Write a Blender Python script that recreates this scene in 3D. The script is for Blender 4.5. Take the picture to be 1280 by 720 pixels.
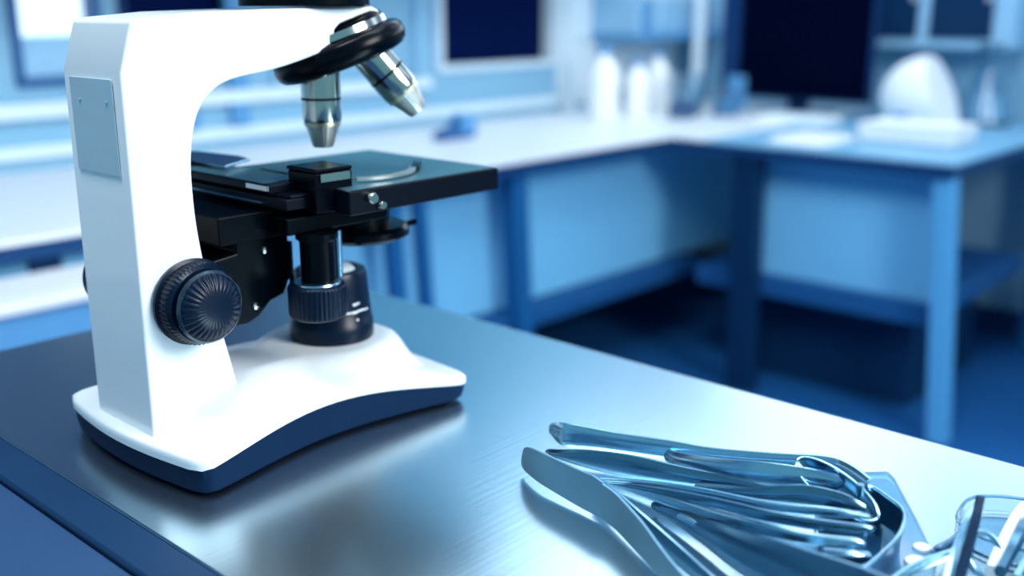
import bpy, bmesh, math, random
from mathutils import Vector, Matrix

for o in list(bpy.data.objects):
    bpy.data.objects.remove(o)
random.seed(7)
SC = bpy.context.scene
COL = SC.collection
R = math.radians

# ---------------------------------------------------------------- frame
# Bench frame: x runs along the work table's short side (away to the right),
# y along its long side (away to the left), z up, z=0 the table top.
# ORG is the near left corner of the microscope's foot on the table top.
ORG = Vector((-0.1975, 0.5981, 0.95))
YAW = R(48.0)
MF = Matrix.Translation(ORG) @ Matrix.Rotation(YAW, 4, 'Z')

# ---------------------------------------------------------------- camera
cd = bpy.data.cameras.new('camera')
cam = bpy.data.objects.new('camera', cd)
COL.objects.link(cam)
cam.location = (0, 0, 1.25)
cam.rotation_euler = (R(90 - 15.2), 0, 0)
cd.sensor_width = 36.0
cd.lens = 1295.0 / 1280.0 * 36.0
cd.clip_start = 0.02
cd.clip_end = 60
cd.dof.use_dof = True
cd.dof.focus_distance = 0.65
cd.dof.aperture_fstop = 3.2
SC.camera = cam

# ---------------------------------------------------------------- colour + world + lights
SC.view_settings.view_transform = 'Standard'
SC.view_settings.look = 'None'
SC.view_settings.gamma = 1.0
SC.view_settings.exposure = 0.0
SC.view_settings.use_curve_mapping = False

world = bpy.data.worlds.new('world')
SC.world = world
world.use_nodes = True
wb = world.node_tree.nodes['Background']
wb.inputs[0].default_value = (0.27, 0.60, 0.76, 1)
wb.inputs[1].default_value = 0.68


def area(name, loc, target, size, power, color, sy=None):
    l = bpy.data.lights.new(name, 'AREA')
    l.shape = 'RECTANGLE'
    l.size = size
    l.size_y = sy or size
    l.energy = power
    l.color = color
    o = bpy.data.objects.new(name, l)
    COL.objects.link(o)
    p = MF @ Vector(loc)
    t = MF @ Vector(target)
    o.location = p
    o.rotation_euler = (t - p).to_track_quat('-Z', 'Y').to_euler()
    return o


area('key_light', (0.9, -2.3, 1.35), (0.1, 0.05, 0.12), 1.1, 85, (0.98, 0.99, 1.0))
area('bench_front_fill', (0.7, 0.1, 1.78), (2.4, 1.2, -0.6), 1.2, 27, (0.90, 0.96, 1.0), 1.0)  # unseen lamp added to brighten the far bench fronts
area('pillar_rear_fill', (-0.28, 0.1, 1.78), (-0.05, 0.1, 0.2), 0.7, 28, (0.90, 0.97, 1.0))  # added overhead, out of view, to brighten the pillar's back facet
area('bench_top_fill', (2.8, 1.25, 1.70), (2.9, 1.4, -0.1), 1.5, 15, (0.92, 0.97, 1.0), 0.8)  # fill placed out of view to whiten the far bench tops


# ---------------------------------------------------------------- materials
MATS = {}


def mat(name, col, rough=0.5, metal=0.0, spec=0.5, coat=0.0, emit=None, estr=0.0, trans=0.0, ior=1.45,
        var=0.08, scale=(30, 30, 30), bump=0.0, aniso=0.0, alpha=1.0):
    if name in MATS:
        return MATS[name]
    m = bpy.data.materials.new(name)
    m.use_nodes = True
    nt = m.node_tree
    b = nt.nodes['Principled BSDF']
    tc = nt.nodes.new('ShaderNodeTexCoord')
    mp = nt.nodes.new('ShaderNodeMapping')
    mp.inputs['Scale'].default_value = scale
    nz = nt.nodes.new('ShaderNodeTexNoise')
    nz.inputs['Scale'].default_value = 1.0
    nz.inputs['Detail'].default_value = 4
    nt.links.new(tc.outputs['Object'], mp.inputs[0])
    nt.links.new(mp.outputs[0], nz.inputs['Vector'])
    cr = nt.nodes.new('ShaderNodeMixRGB')
    cr.inputs[1].default_value = (*[c * (1 - var) for c in col], 1)
    cr.inputs[2].default_value = (*[min(1, c * (1 + var)) for c in col], 1)
    nt.links.new(nz.outputs['Fac'], cr.inputs[0])
    nt.links.new(cr.outputs[0], b.inputs['Base Color'])
    b.inputs['Roughness'].default_value = rough
    b.inputs['Metallic'].default_value = metal
    b.inputs['Specular IOR Level'].default_value = spec
    b.inputs['Coat Weight'].default_value = coat
    b.inputs['IOR'].default_value = ior
    b.inputs['Transmission Weight'].default_value = trans
    b.inputs['Anisotropic'].default_value = aniso
    b.inputs['Alpha'].default_value = alpha
    if emit:
        b.inputs['Emission Color'].default_value = (*emit, 1)
        b.inputs['Emission Strength'].default_value = estr
    if bump:
        bp = nt.nodes.new('ShaderNodeBump')
        bp.inputs['Strength'].default_value = bump
        bp.inputs['Distance'].default_value = 0.001
        nt.links.new(nz.outputs['Fac'], bp.inputs['Height'])
        nt.links.new(bp.outputs[0], b.inputs['Normal'])
    MATS[name] = m
    return m


M_WHITE = mat('white_enamel', (0.86, 0.91, 0.93), 0.32, coat=0.3, var=0.02)
M_PANEL = mat('pale_panel_plastic', (0.52, 0.68, 0.74), 0.45, var=0.06, scale=(20, 20, 120))
M_SKIRT = mat('dark_blue_skirt', (0.002, 0.016, 0.050), 0.5, spec=0.08, var=0.05)
M_BLACK = mat('black_enamel', (0.0004, 0.0014, 0.0035), 0.24, spec=0.14, var=0.1)
M_STAGE = mat('black_stage_anodised', (0.0004, 0.002, 0.007), 0.36, spec=0.20, var=0.1)
M_RUBBER = mat('black_knob_plastic', (0.001, 0.007, 0.022), 0.30, spec=0.25, var=0.1)
M_CHROME = mat('warm_chrome', (0.52, 0.54, 0.50), 0.14, 1.0, var=0.05)
M_DCHROME = mat('dark_chrome', (0.10, 0.13, 0.15), 0.22, 1.0)
M_BRASS = mat('pale_brass_ring', (0.85, 0.82, 0.58), 0.35, 1.0)
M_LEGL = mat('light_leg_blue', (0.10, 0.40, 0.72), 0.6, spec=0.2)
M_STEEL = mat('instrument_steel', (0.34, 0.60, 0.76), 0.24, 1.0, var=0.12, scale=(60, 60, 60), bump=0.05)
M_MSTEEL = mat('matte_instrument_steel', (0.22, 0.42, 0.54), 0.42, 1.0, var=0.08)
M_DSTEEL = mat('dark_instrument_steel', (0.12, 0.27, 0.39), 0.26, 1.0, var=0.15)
M_SATIN = mat('satin_tip_metal', (0.62, 0.64, 0.60), 0.38, 1.0, var=0.05)
M_UPPER = mat('unseen_box_blue', (0.02, 0.22, 0.36), 0.6, var=0.05)  # for the unseen box that tones the table reflection
M_RTOP = mat('return_bench_top', (0.20, 0.46, 0.68), 0.35, var=0.05)
M_BLADE = mat('black_blade_steel', (0.004, 0.020, 0.050), 0.45, 0.0, spec=0.06)
M_STOP = mat('stage_top_sheen', (0.035, 0.10, 0.125), 0.30, spec=0.7, var=0.06)  # stage black made lighter: reflected light put into the colour
M_LENS = mat('frosted_lens', (0.72, 0.82, 0.88), 0.15, spec=0.9)
M_PRINT = mat('white_scale_print', (0.8, 0.88, 0.92), 0.5)
M_GLASS = mat('clear_glass', (0.80, 0.93, 1.0), 0.03, trans=1.0, ior=1.45, var=0.01)
M_BGLASS = mat('blue_clear_plastic', (0.30, 0.62, 0.85), 0.08, trans=0.75, ior=1.4, var=0.02)
M_WPLAS = mat('white_plastic', (0.93, 0.95, 0.96), 0.4, var=0.02)
M_TABLE = mat('brushed_steel_top', (0.50, 0.66, 0.74), 0.27, 1.0, var=0.03, scale=(3, 260, 3), bump=0.06)
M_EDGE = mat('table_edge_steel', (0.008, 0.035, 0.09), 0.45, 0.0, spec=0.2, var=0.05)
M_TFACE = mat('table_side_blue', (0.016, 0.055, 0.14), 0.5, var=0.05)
M_WALL = mat('pale_blue_wall', (0.24, 0.48, 0.66), 0.75, var=0.04, scale=(2, 2, 2))
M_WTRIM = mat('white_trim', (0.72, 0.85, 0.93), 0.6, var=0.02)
M_CEIL = mat('ceiling_paint', (0.60, 0.78, 0.90), 0.9, var=0.02)
M_FLOOR = mat('dark_blue_floor', (0.010, 0.10, 0.30), 0.6, spec=0.2, var=0.35, scale=(2.5, 2.5, 2.5))
M_NAVY = mat('navy_dark_glass', (0.0004, 0.007, 0.055), 0.45, spec=0.04, var=0.1)
M_MON = mat('monitor_glass', (0.0002, 0.0015, 0.013), 0.5, spec=0.02)
M_BEZ = mat('monitor_bezel', (0.004, 0.035, 0.13), 0.5, spec=0.2)
M_BTOP = mat('bench_top_laminate', (0.84, 0.88, 0.92), 0.35, var=0.03, scale=(3, 3, 3))
M_BEDGE = mat('bench_edge_blue', (0.006, 0.05, 0.16), 0.6, spec=0.2)
M_BPAN = mat('bench_panel_blue', (0.20, 0.58, 0.95), 0.6, var=0.2, scale=(1.2, 1.2, 1.2))
M_BLEG = mat('bench_leg_blue', (0.008, 0.11, 0.30), 0.6, spec=0.2)
M_BSHELF = mat('bench_shelf_blue', (0.012, 0.10, 0.28), 0.6, spec=0.2)
M_CAB = mat('cabinet_frame_blue', (0.30, 0.56, 0.78), 0.55)
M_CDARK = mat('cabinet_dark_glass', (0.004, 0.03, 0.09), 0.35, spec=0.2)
M_DBLUE = mat('deep_blue_plastic', (0.02, 0.11, 0.30), 0.45)
M_MBLUE = mat('mid_blue_plastic', (0.10, 0.32, 0.60), 0.5)
M_DAY = mat('daylight_pane', (0.6, 0.8, 0.9), 0.3, emit=(0.80, 0.94, 1.0), estr=0.95)
M_GLOWPANE = mat('glow_pane_emission', (0.6, 0.8, 0.9), 0.3, emit=(1.0, 0.97, 0.96), estr=2.1)  # emission of the added pane that brightens the table reflection
M_GLOW = mat('glow_panel_face', (0.8, 0.9, 0.95), 0.5, emit=(0.85, 0.95, 1.0), estr=1.5)  # emission of the added overhead panels

# ---------------------------------------------------------------- mesh helpers


class Thing:
    """A top-level object; all coordinates given to its parts are bench-frame."""
    def __init__(self, name, label, cat, origin, group=None):
        self.o = bpy.data.objects.new(name, None)
        self.o.empty_display_size = 0.02
        COL.objects.link(self.o)
        self.org = Vector(origin)
        self.o.matrix_world = MF @ Matrix.Translation(self.org)
        self.o['label'] = label
        self.o['category'] = cat
        if group:
            self.o['group'] = group


def finish(name, bm, material, parent=None, org=None, bevel=0.0, seg=2, angle=35, subs=0, label=None):
    """link a bmesh as one mesh object; parent = Thing or a part object made earlier"""
    if parent is None:
        base = Vector(org or (0, 0, 0))
    elif isinstance(parent, Thing):
        base = parent.org
    else:
        base = Vector(parent['_org'])
    bmesh.ops.recalc_face_normals(bm, faces=bm.faces)
    bmesh.ops.translate(bm, verts=bm.verts, vec=-base)
    me = bpy.data.meshes.new(name)
    bm.to_mesh(me)
    bm.free()
    for p in me.polygons:
        p.use_smooth = True
    me.set_sharp_from_angle(angle=R(angle))
    me.materials.append(material)
    o = bpy.data.objects.new(name, me)
    COL.objects.link(o)
    if parent is None:
        o.matrix_world = MF @ Matrix.Translation(base)
    elif isinstance(parent, Thing):
        o.parent = parent.o
    else:
        o.parent = parent
    o['_org'] = tuple(base)
    if bevel:
        m = o.modifiers.new('bevel', 'BEVEL')
        m.width = bevel
        m.segments = seg
        m.limit_method = 'ANGLE'
        m.angle_limit = R(40)
        m.harden_normals = True
    if subs:
        m = o.modifiers.new('subdivision', 'SUBSURF')
        m.levels = subs
        m.render_levels = subs
    if label:
        o['label'] = label
    return o


def tag(o, label, cat, group=None):
    o['label'] = label
    o['category'] = cat
    if group:
        o['group'] = group
    return o


def box(bm, a, b):
    (x0, y0, z0), (x1, y1, z1) = a, b
    vs = [bm.verts.new(p) for p in ((x0, y0, z0), (x1, y0, z0), (x1, y1, z0), (x0, y1, z0),
                                    (x0, y0, z1), (x1, y0, z1), (x1, y1, z1), (x0, y1, z1))]
    for f in ((0, 3, 2, 1), (4, 5, 6, 7), (0, 1, 5, 4), (1, 2, 6, 5), (2, 3, 7, 6), (3, 0, 4, 7)):
        bm.faces.new([vs[i] for i in f])


def B(*pairs):
    bm = bmesh.new()
    for a, b in pairs:
        box(bm, a, b)
    return bm


def prism_xz(bm, prof, y0, y1):
    a = [bm.verts.new((x, y0, z)) for x, z in prof]
    b = [bm.verts.new((x, y1, z)) for x, z in prof]
    n = len(prof)
    bm.faces.new(a)
    bm.faces.new(list(reversed(b)))
    for i in range(n):
        bm.faces.new((a[i], b[i], b[(i + 1) % n], a[(i + 1) % n]))


def prism_xy(bm, prof, z0, z1):
    a = [bm.verts.new((x, y, z0)) for x, y in prof]
    b = [bm.verts.new((x, y, z1)) for x, y in prof]
    n = len(prof)
    bm.faces.new(a)
    bm.faces.new(list(reversed(b)))
    for i in range(n):
        bm.faces.new((a[i], b[i], b[(i + 1) % n], a[(i + 1) % n]))


def axes(d):
    d = Vector(d).normalized()
    s = Vector((0, 0, 1)) if abs(d.z) < 0.9 else Vector((1, 0, 0))
    e1 = d.cross(s).normalized()
    e2 = d.cross(e1).normalized()
    return d, e1, e2


def lathe(bm, base, axis, prof, n=48, ribs=0, rib_amp=0.0, rib_range=None, cap=True):
    """prof: list of (radius, distance along axis)"""
    d, e1, e2 = axes(axis)
    base = Vector(base)
    rings = []
    for k, (r, h) in enumerate(prof):
        ring = []
        for i in range(n):
            t = 2 * math.pi * i / n
            rr = r
            if ribs and (rib_range is None or rib_range[0] <= k <= rib_range[1]):
                rr = r + rib_amp * (0.5 + 0.5 * math.cos(ribs * t)) ** 2
            ring.append(bm.verts.new(base + d * h + (e1 * math.cos(t) + e2 * math.sin(t)) * rr))
        rings.append(ring)
    for a, b in zip(rings, rings[1:]):
        for i in range(n):
            j = (i + 1) % n
            bm.faces.new((a[i], a[j], b[j], b[i]))
    if cap:
        bm.faces.new(list(reversed(rings[0])))
        bm.faces.new(rings[-1])


def LA(*a, **k):
    bm = bmesh.new()
    lathe(bm, *a, **k)
    return bm


def cr(pts, n=6, closed=False):
    """Catmull-Rom through tuples of any length"""
    out = []
    m = len(pts)
    rng = m if closed else m - 1
    for i in range(rng):
        if closed:
            p0, p1, p2, p3 = (pts[(i + k) % m] for k in (-1, 0, 1, 2))
        else:
            p0, p1, p2, p3 = pts[max(i - 1, 0)], pts[i], pts[i + 1], pts[min(i + 2, m - 1)]
        for s in range(n):
            t = s / n
            out.append(tuple(0.5 * (2 * b + (c - a) * t + (2 * a - 5 * b + 4 * c - d) * t * t +
                                    (-a + 3 * b - 3 * c + d) * t ** 3) for a, b, c, d in zip(p0, p1, p2, p3)))
    if not closed:
        out.append(tuple(pts[-1]))
    return out


def tube(bm, pts, r, n=14, closed=False):
    pts = [Vector(p) for p in pts]
    rad = r if isinstance(r, (list, tuple)) else [r] * len(pts)
    rings = []
    m = len(pts)
    for i, p in enumerate(pts):
        a = pts[(i - 1) % m] if (closed or i > 0) else p
        b = pts[(i + 1) % m] if (closed or i < m - 1) else p
        d = (b - a).normalized()
        s = Vector((0, 0, 1)) if abs(d.z) < 0.95 else Vector((1, 0, 0))
        e1 = d.cross(s).normalized()
        e2 = d.cross(e1).normalized()
        rings.append([bm.verts.new(p + (e1 * math.cos(2 * math.pi * k / n) + e2 * math.sin(2 * math.pi * k / n)) * rad[i])
                      for k in range(n)])
    pairs = list(zip(rings, rings[1:])) + ([(rings[-1], rings[0])] if closed else [])
    for a, b in pairs:
        for k in range(n):
            bm.faces.new((a[k], a[(k + 1) % n], b[(k + 1) % n], b[k]))
    if not closed:
        bm.faces.new(rings[0])
        bm.faces.new(list(reversed(rings[-1])))


def TU(*a, **k):
    bm = bmesh.new()
    tube(bm, *a, **k)
    return bm


def strip(stations, thick=0.0014, sag=0.0012, n=5, lean=0.0, groove=0.0):
    """a steel arm on edge: stations (x, y, z_low, z_high); smoothly curved, slightly bowed plate"""
    bm = bmesh.new()
    st = cr(stations, 5)
    K = 8
    rows = []
    for i, (x, y, z0, z1) in enumerate(st):
        a = st[max(i - 1, 0)]
        b = st[min(i + 1, len(st) - 1)]
        t = Vector((b[0] - a[0], b[1] - a[1], 0)).normalized()
        nrm = Vector((t.y, -t.x, 0))
        L = []
        for side in (1, -1):
            for k in range(K + 1):
                f = k / K
                if side < 0:
                    f = 1 - f
                z = z0 + (z1 - z0) * f
                off = sag * 4 * f * (1 - f) + lean * (z1 - z0) * f
                if groove and side > 0:
                    off -= groove * math.exp(-((f - 0.5) / 0.16) ** 2)
                L.append(bm.verts.new(Vector((x, y, z)) + nrm * (off + side * thick / 2)))
        rows.append(L)
    m = len(rows[0])
    for a, b in zip(rows, rows[1:]):
        for k in range(m):
            bm.faces.new((a[k], a[(k + 1) % m], b[(k + 1) % m], b[k]))
    bm.faces.new(rows[0])
    bm.faces.new(list(reversed(rows[-1])))
    return bm


def struct(name, bm, material, org=(0, 0, 0), bevel=0.0):
    o = finish(name, bm, material, None, org, bevel)
    o['kind'] = 'structure'
    return o

# ================================================================ THE ROOM
FZ, CZ = -0.95, 1.85          # floor and ceiling heights in the bench frame
WL, WR = 2.20, 3.90           # wall planes: left wall y = WL, right wall x = WR
struct('floor', B(((-3.0, -4.0, FZ - 0.05), (WR + 0.1, WL + 0.1, FZ))), M_FLOOR)
struct('ceiling', B(((-3.0, -3.4, CZ), (WR + 0.1, WL + 0.1, CZ + 0.08))), M_CEIL)


def wall_left():
    """wall along x at y = WL with three window openings"""
    bm = bmesh.new()
    ops = [(0.84, 1.08, 0.10, 0.40), (1.135, 1.505, 0.10, 0.40), (2.33, 2.99, 0.07, 0.41)]
    xs = -3.0
    for x0, x1, z0, z1 in ops:
        box(bm, (xs, WL, FZ), (x0, WL + 0.12, CZ))
        box(bm, (x0, WL, FZ), (x1, WL + 0.12, z0))
        box(bm, (x0, WL, z1), (x1, WL + 0.12, CZ))
        xs = x1
    box(bm, (xs, WL, FZ), (WR + 0.1, WL + 0.12, CZ))
    struct('wall_left', bm, M_WALL)


wall_left()
bm = bmesh.new()
box(bm, (WR, -3.4, FZ), (WR + 0.12, WL, 0.80))
box(bm, (WR, -3.4, 1.62), (WR + 0.12, WL, CZ))
box(bm, (WR, -3.4, 0.80), (WR + 0.12, -1.6, 1.62))
box(bm, (WR, 1.9, 0.80), (WR + 0.12, WL, 1.62))
struct('wall_right', bm, M_WALL)


def window(n, x0, x1, z0, z1, pane, frame, fw, bar=None):
    w = struct('window_%d' % n, B(((x0 + fw, WL + 0.04, z0 + fw), (x1 - fw, WL + 0.05, z1 - fw))), pane,
               ((x0 + x1) / 2, WL + 0.04, z0))
    f = bmesh.new()
    box(f, (x0, WL - 0.02, z0), (x1, WL + 0.06, z0 + fw))
    box(f, (x0, WL - 0.02, z1 - fw), (x1, WL + 0.06, z1))
    box(f, (x0, WL - 0.02, z0 + fw), (x0 + fw, WL + 0.06, z1 - fw))
    box(f, (x1 - fw, WL - 0.02, z0 + fw), (x1, WL + 0.06, z1 - fw))
    if bar:
        box(f, (x0 + fw, WL + 0.0, bar), (x1 - fw, WL + 0.055, bar + 0.015))
    finish('window_frame', f, frame, w, bevel=0.004)
    return w


window(1, 0.84, 1.08, 0.10, 0.40, M_DAY, M_DBLUE, 0.022)
window(2, 1.135, 1.505, 0.10, 0.40, M_NAVY, M_BEZ, 0.02)
window(3, 2.33, 2.99, 0.07, 0.41, M_NAVY, M_WTRIM, 0.025)
t = Thing('unseen_dark_box', 'unseen dark blue box added on the left wall to darken the table reflection', 'cupboard', (0.2, 2.0, 0.43))  # added out of view so the steel table reflects dark at left
finish('body', B(((-1.6, 1.92, 0.43), (1.5, WL - 0.001, 1.84))), M_CDARK, t, bevel=0.004)
for k in range(5):
    d = finish('door', B(((-1.59 + 0.62 * k, 1.90, 0.44), (-1.59 + 0.62 * k + 0.60, 1.919, 1.83))), M_CDARK, t, bevel=0.003)
t = Thing('unseen_blue_box', 'unseen mid blue box added high towards the corner to tone the table reflection', 'cupboard', (2.25, 2.0, 0.43))  # out of view, added to darken the middle of the table's reflection
finish('body', B(((1.51, 1.92, 0.43), (3.02, WL - 0.001, 1.84))), M_UPPER, t, bevel=0.004)
for k in range(3):
    d = finish('door', B(((1.515 + 0.5 * k, 1.90, 0.44), (1.515 + 0.5 * k + 0.49, 1.919, 1.83))), M_UPPER, t, bevel=0.003)
# the blind of the first window, lower half
tag(finish('roller_blind', B(((0.865, WL + 0.005, 0.122), (1.055, WL + 0.012, 0.225))), M_CAB, None, (0.96, WL, 0.122), 0.002),
    'short pale blue panel across the lower part of the bright window', 'blind')
w4 = struct('window_4', B(((WR + 0.05, -1.6, 0.80), (WR + 0.06, 1.9, 1.62))), M_GLOWPANE, (WR, 0.15, 0.80))  # unseen glowing pane added to whiten the table's right-hand reflection
f = bmesh.new()
for y in (-1.6, -0.45, 0.70, 1.86):
    box(f, (WR - 0.01, y, 0.80), (WR + 0.045, y + 0.04, 1.62))
box(f, (WR - 0.01, -1.6, 0.80), (WR + 0.045, 1.9, 0.84))
box(f, (WR - 0.01, -1.6, 1.58), (WR + 0.045, 1.9, 1.62))
finish('window_frame', f, M_WTRIM, w4)  # frame around the added glowing pane
# wall trims
struct('trim_1', B(((-3.0, WL - 0.035, 0.02), (2.28, WL, 0.06))), M_WTRIM, (0, WL, 0.02), 0.004)
struct('trim_2', B(((-3.0, WL - 0.02, -0.085), (3.35, WL, -0.05))), M_WTRIM, (0, WL, -0.08), 0.004)
struct('trim_3', B(((3.04, WL - 0.03, FZ), (3.10, WL, CZ))), M_WTRIM, (3.07, WL, FZ), 0.004)
struct('trim_4', B(((1.62, WL - 0.03, 0.06), (1.66, WL, CZ))), M_CAB, (1.64, WL, 0.06), 0.004)
struct('trim_5', B(((2.22, WL - 0.03, 0.06), (2.25, WL, CZ))), M_CAB, (2.24, WL, 0.06), 0.004)
struct('baseboard_left', B(((-3.0, WL - 0.015, FZ), (WR, WL, FZ + 0.1))), M_BEDGE, (0, WL, FZ), 0.003)
struct('baseboard_right', B(((WR - 0.015, -3.4, FZ), (WR, WL - 0.02, FZ + 0.1))), M_BEDGE, (WR, 0, FZ), 0.003)

struct('trim_7', B(((1.27, WL - 0.03, -0.05), (1.345, WL, 0.095))), M_MBLUE, (1.3, WL, -0.05), 0.004)
struct('trim_8', B(((1.46, WL - 0.03, -0.05), (1.52, WL, 0.42))), M_MBLUE, (1.5, WL, -0.05), 0.004)
struct('wall_glow_panel', B(((3.11, WL - 0.02, -0.045), (3.86, WL, 0.16)), ((3.0, WL - 0.02, -0.045), (3.035, WL, 0.42)), ((3.105, WL - 0.02, 0.165), (3.215, WL, 0.42))), M_WTRIM, (3.4, WL, -0.04), 0.003)  # white panel puts the bright glow on the wall into its colour
# added glowing panels, unseen overhead, to brighten the table and its reflections
first = None
for k, (x, y) in enumerate([(0.6, 0.2), (2.5, 0.1), (2.4, 1.5), (1.0, -1.6), (2.7, -1.4)]):
    t = Thing('overhead_glow_panel', 'unseen flat glowing panel added overhead to brighten the table', 'ceiling light', (x, y, CZ), 'added glow panels')
    finish('glow_panel_frame', B(((x - 0.62, y - 0.32, CZ - 0.04), (x + 0.62, y - 0.30, CZ)), ((x - 0.62, y + 0.30, CZ - 0.04), (x + 0.62, y + 0.32, CZ)),
                             ((x - 0.62, y - 0.30, CZ - 0.04), (x - 0.60, y + 0.30, CZ)), ((x + 0.60, y - 0.30, CZ - 0.04), (x + 0.62, y + 0.30, CZ))), M_WTRIM, t)
    finish('diffuser', B(((x - 0.60, y - 0.30, CZ - 0.03), (x + 0.60, y + 0.30, CZ - 0.02))), M_GLOW, t)

# ================================================================ BACKGROUND BENCHES
BT = -0.115                    # height of the far bench tops


def leg_box(x0, x1, y0, y1, z1, splay=(0, 0)):
    bm = bmesh.new()
    box(bm, (x0, y0, FZ), (x1, y1, z1))
    for v in bm.verts:
        if v.co.z < FZ + 0.01:
            v.co.x += splay[0]
            v.co.y += splay[1]
    return bm


def far_benches():
    t = Thing('wall_bench', 'long pale-topped laboratory bench running along the left wall', 'bench', (1.4, 1.8, FZ))
    finish('bench_top', B(((-2.0, 1.38, BT - 0.012), (2.62, WL, BT)), ((2.62, 1.24, BT - 0.012), (WR, WL, BT))), M_BTOP, t, bevel=0.003)
    finish('edge_band', B(((-2.0, 1.39, BT - 0.045), (2.62, 1.43, BT - 0.012))), M_BEDGE, t)
    finish('back_panel', B(((-2.0, 1.86, -0.60), (0.9, 1.88, BT - 0.045)), ((0.96, 1.54, -0.60), (3.5, 1.56, BT - 0.045))), M_BPAN, t)
    for x, w in ((-0.35, 0.05), (1.395, 0.04), (1.495, 0.035), (1.87, 0.06)):
        finish('leg', leg_box(x, x + w, 1.41, 1.41 + w, BT - 0.045, (0.05, 0)), M_BLEG, t, bevel=0.004)
    bm = bmesh.new()
    box(bm, (0.96, 1.45, -0.655), (2.95, 1.85, -0.605))
    finish('lower_shelf', bm, M_BSHELF, t, bevel=0.003)
    t = Thing('return_bench', 'pale-topped bench standing out from the corner under the monitor', 'bench', (3.2, 0.85, FZ))
    finish('bench_top', B(((2.60, 0.44, BT - 0.012), (WR - 0.02, 1.238, BT))), M_RTOP, t, bevel=0.003)
    finish('edge_band', B(((2.61, 0.45, BT - 0.045), (2.64, 1.37, BT - 0.012)), ((2.64, 0.45, BT - 0.045), (WR - 0.05, 0.48, BT - 0.012))), M_BEDGE, t)
    finish('back_panel', B(((2.74, 0.52, -0.555), (2.76, 1.20, BT - 0.045))), M_BPAN, t)
    finish('lower_shelf', B(((2.69, 0.51, -0.62), (3.6, 1.30, -0.556))), M_BSHELF, t, bevel=0.003)
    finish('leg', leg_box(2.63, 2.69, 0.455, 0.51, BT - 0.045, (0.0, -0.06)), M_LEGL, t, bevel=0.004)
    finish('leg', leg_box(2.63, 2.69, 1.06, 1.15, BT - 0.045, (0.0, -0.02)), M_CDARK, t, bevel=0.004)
    finish('leg', leg_box(3.72, 3.78, 0.47, 0.52, BT - 0.045), M_BLEG, t, bevel=0.004)
    finish('leg', leg_box(3.72, 3.78, 1.22, 1.27, BT - 0.045), M_BLEG, t, bevel=0.004)


far_benches()
t = Thing('void_box', 'black box added for the dark void under the return bench', 'box', (3.1, 0.9, FZ))  # stands in for the black shade beneath the shelf
finish('body', B(((2.86, 0.60, FZ), (3.45, 1.20, -0.66))), M_CDARK, t, bevel=0.01)
finish('lid', B(((2.85, 0.59, -0.66), (3.46, 1.21, -0.63))), M_CDARK, t, bevel=0.006)
# trolley in front of the left bench
t = Thing('equipment_trolley', 'low white-topped trolley in front of the left end of the wall bench', 'trolley', (0.35, 1.2, FZ))
finish('tray', B(((-0.35, 1.18, -0.20), (0.86, 1.375, -0.18))), M_BTOP, t, bevel=0.005)
finish('drawer_front', B(((-0.33, 1.19, -0.55), (0.84, 1.36, -0.201))), M_MBLUE, t, bevel=0.005)
for x in (-0.33, 0.80):
    for y in (1.19, 1.32):
        finish('leg', B(((x, y, FZ), (x + 0.04, y + 0.04, -0.551))), M_BLEG, t)
# apron unit with a dark opening under the bench
t = Thing('drawer_unit', 'blue drawer unit with a small dark opening under the bench', 'drawer unit', (0.3, 1.6, FZ))
finish('body', B(((-0.2, 1.435, FZ), (0.95, 1.755, BT - 0.05))), M_BPAN, t, bevel=0.004)
finish('drawer_pull', B(((0.50, 1.42, -0.235), (0.56, 1.434, -0.17))), M_BEDGE, t)

# stool right of the return bench
t = Thing('lab_stool', 'pale blue padded stool beside the end of the return bench', 'stool', (3.25, 0.1, FZ))
finish('seat', LA((3.25, 0.1, -0.53), (0, 0, 1), [(0.02, 0), (0.19, 0.0), (0.21, 0.02), (0.21, 0.06), (0.18, 0.08), (0.02, 0.082)]), M_CAB, t)
finish('column', LA((3.25, 0.1, FZ + 0.08), (0, 0, 1), [(0.03, 0), (0.03, 0.34)], n=24), M_BLEG, t)
for k in range(5):
    a = k * 2 * math.pi / 5
    finish('leg', TU([(3.25, 0.1, FZ + 0.09), (3.25 + 0.24 * math.cos(a), 0.1 + 0.24 * math.sin(a), FZ + 0.03)], 0.02, n=10), M_BLEG, t)
finish('backrest', B(((3.42, -0.04, -0.40), (3.45, 0.20, -0.18))), M_CAB, t, bevel=0.02)
finish('back_post', TU([(3.40, 0.1, -0.46), (3.46, 0.1, -0.42), (3.46, 0.1, -0.28)], 0.012, n=10), M_BLEG, t)

# monitor on the return bench
t = Thing('monitor', 'large black monitor standing in the corner of the far bench', 'monitor', (3.5, 1.40, BT))
finish('screen_housing', B(((3.50, 1.09, -0.055), (3.54, 1.73, 0.40))), M_BEZ, t, bevel=0.006)
finish('screen', B(((3.494, 1.10, -0.043), (3.4995, 1.64, 0.39))), M_MON, t)
finish('stand', B(((3.54, 1.36, BT + 0.012), (3.57, 1.44, 0.1)), ((3.42, 1.28, BT + 0.001), (3.66, 1.52, BT + 0.012))), M_BEZ, t, bevel=0.003)
finish('speaker_bar', B(((3.47, 1.60, BT + 0.002), (3.495, 1.68, 0.03))), M_MBLUE, t, bevel=0.004)
t = Thing('keyboard', 'slim white keyboard in front of the black monitor', 'keyboard', (3.3, 1.25, BT))
bm = bmesh.new()
box(bm, (3.20, 1.12, BT + 0.001), (3.36, 1.40, BT + 0.022))
finish('body', bm, M_WPLAS, t, bevel=0.004)
bm = bmesh.new()
for i in range(4):
    for j in range(11):
        box(bm, (3.212 + i * 0.036, 1.13 + j * 0.0238, BT + 0.022), (3.242 + i * 0.036, 1.15 + j * 0.0238, BT + 0.028))
finish('keys', bm, M_WTRIM, t)
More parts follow.
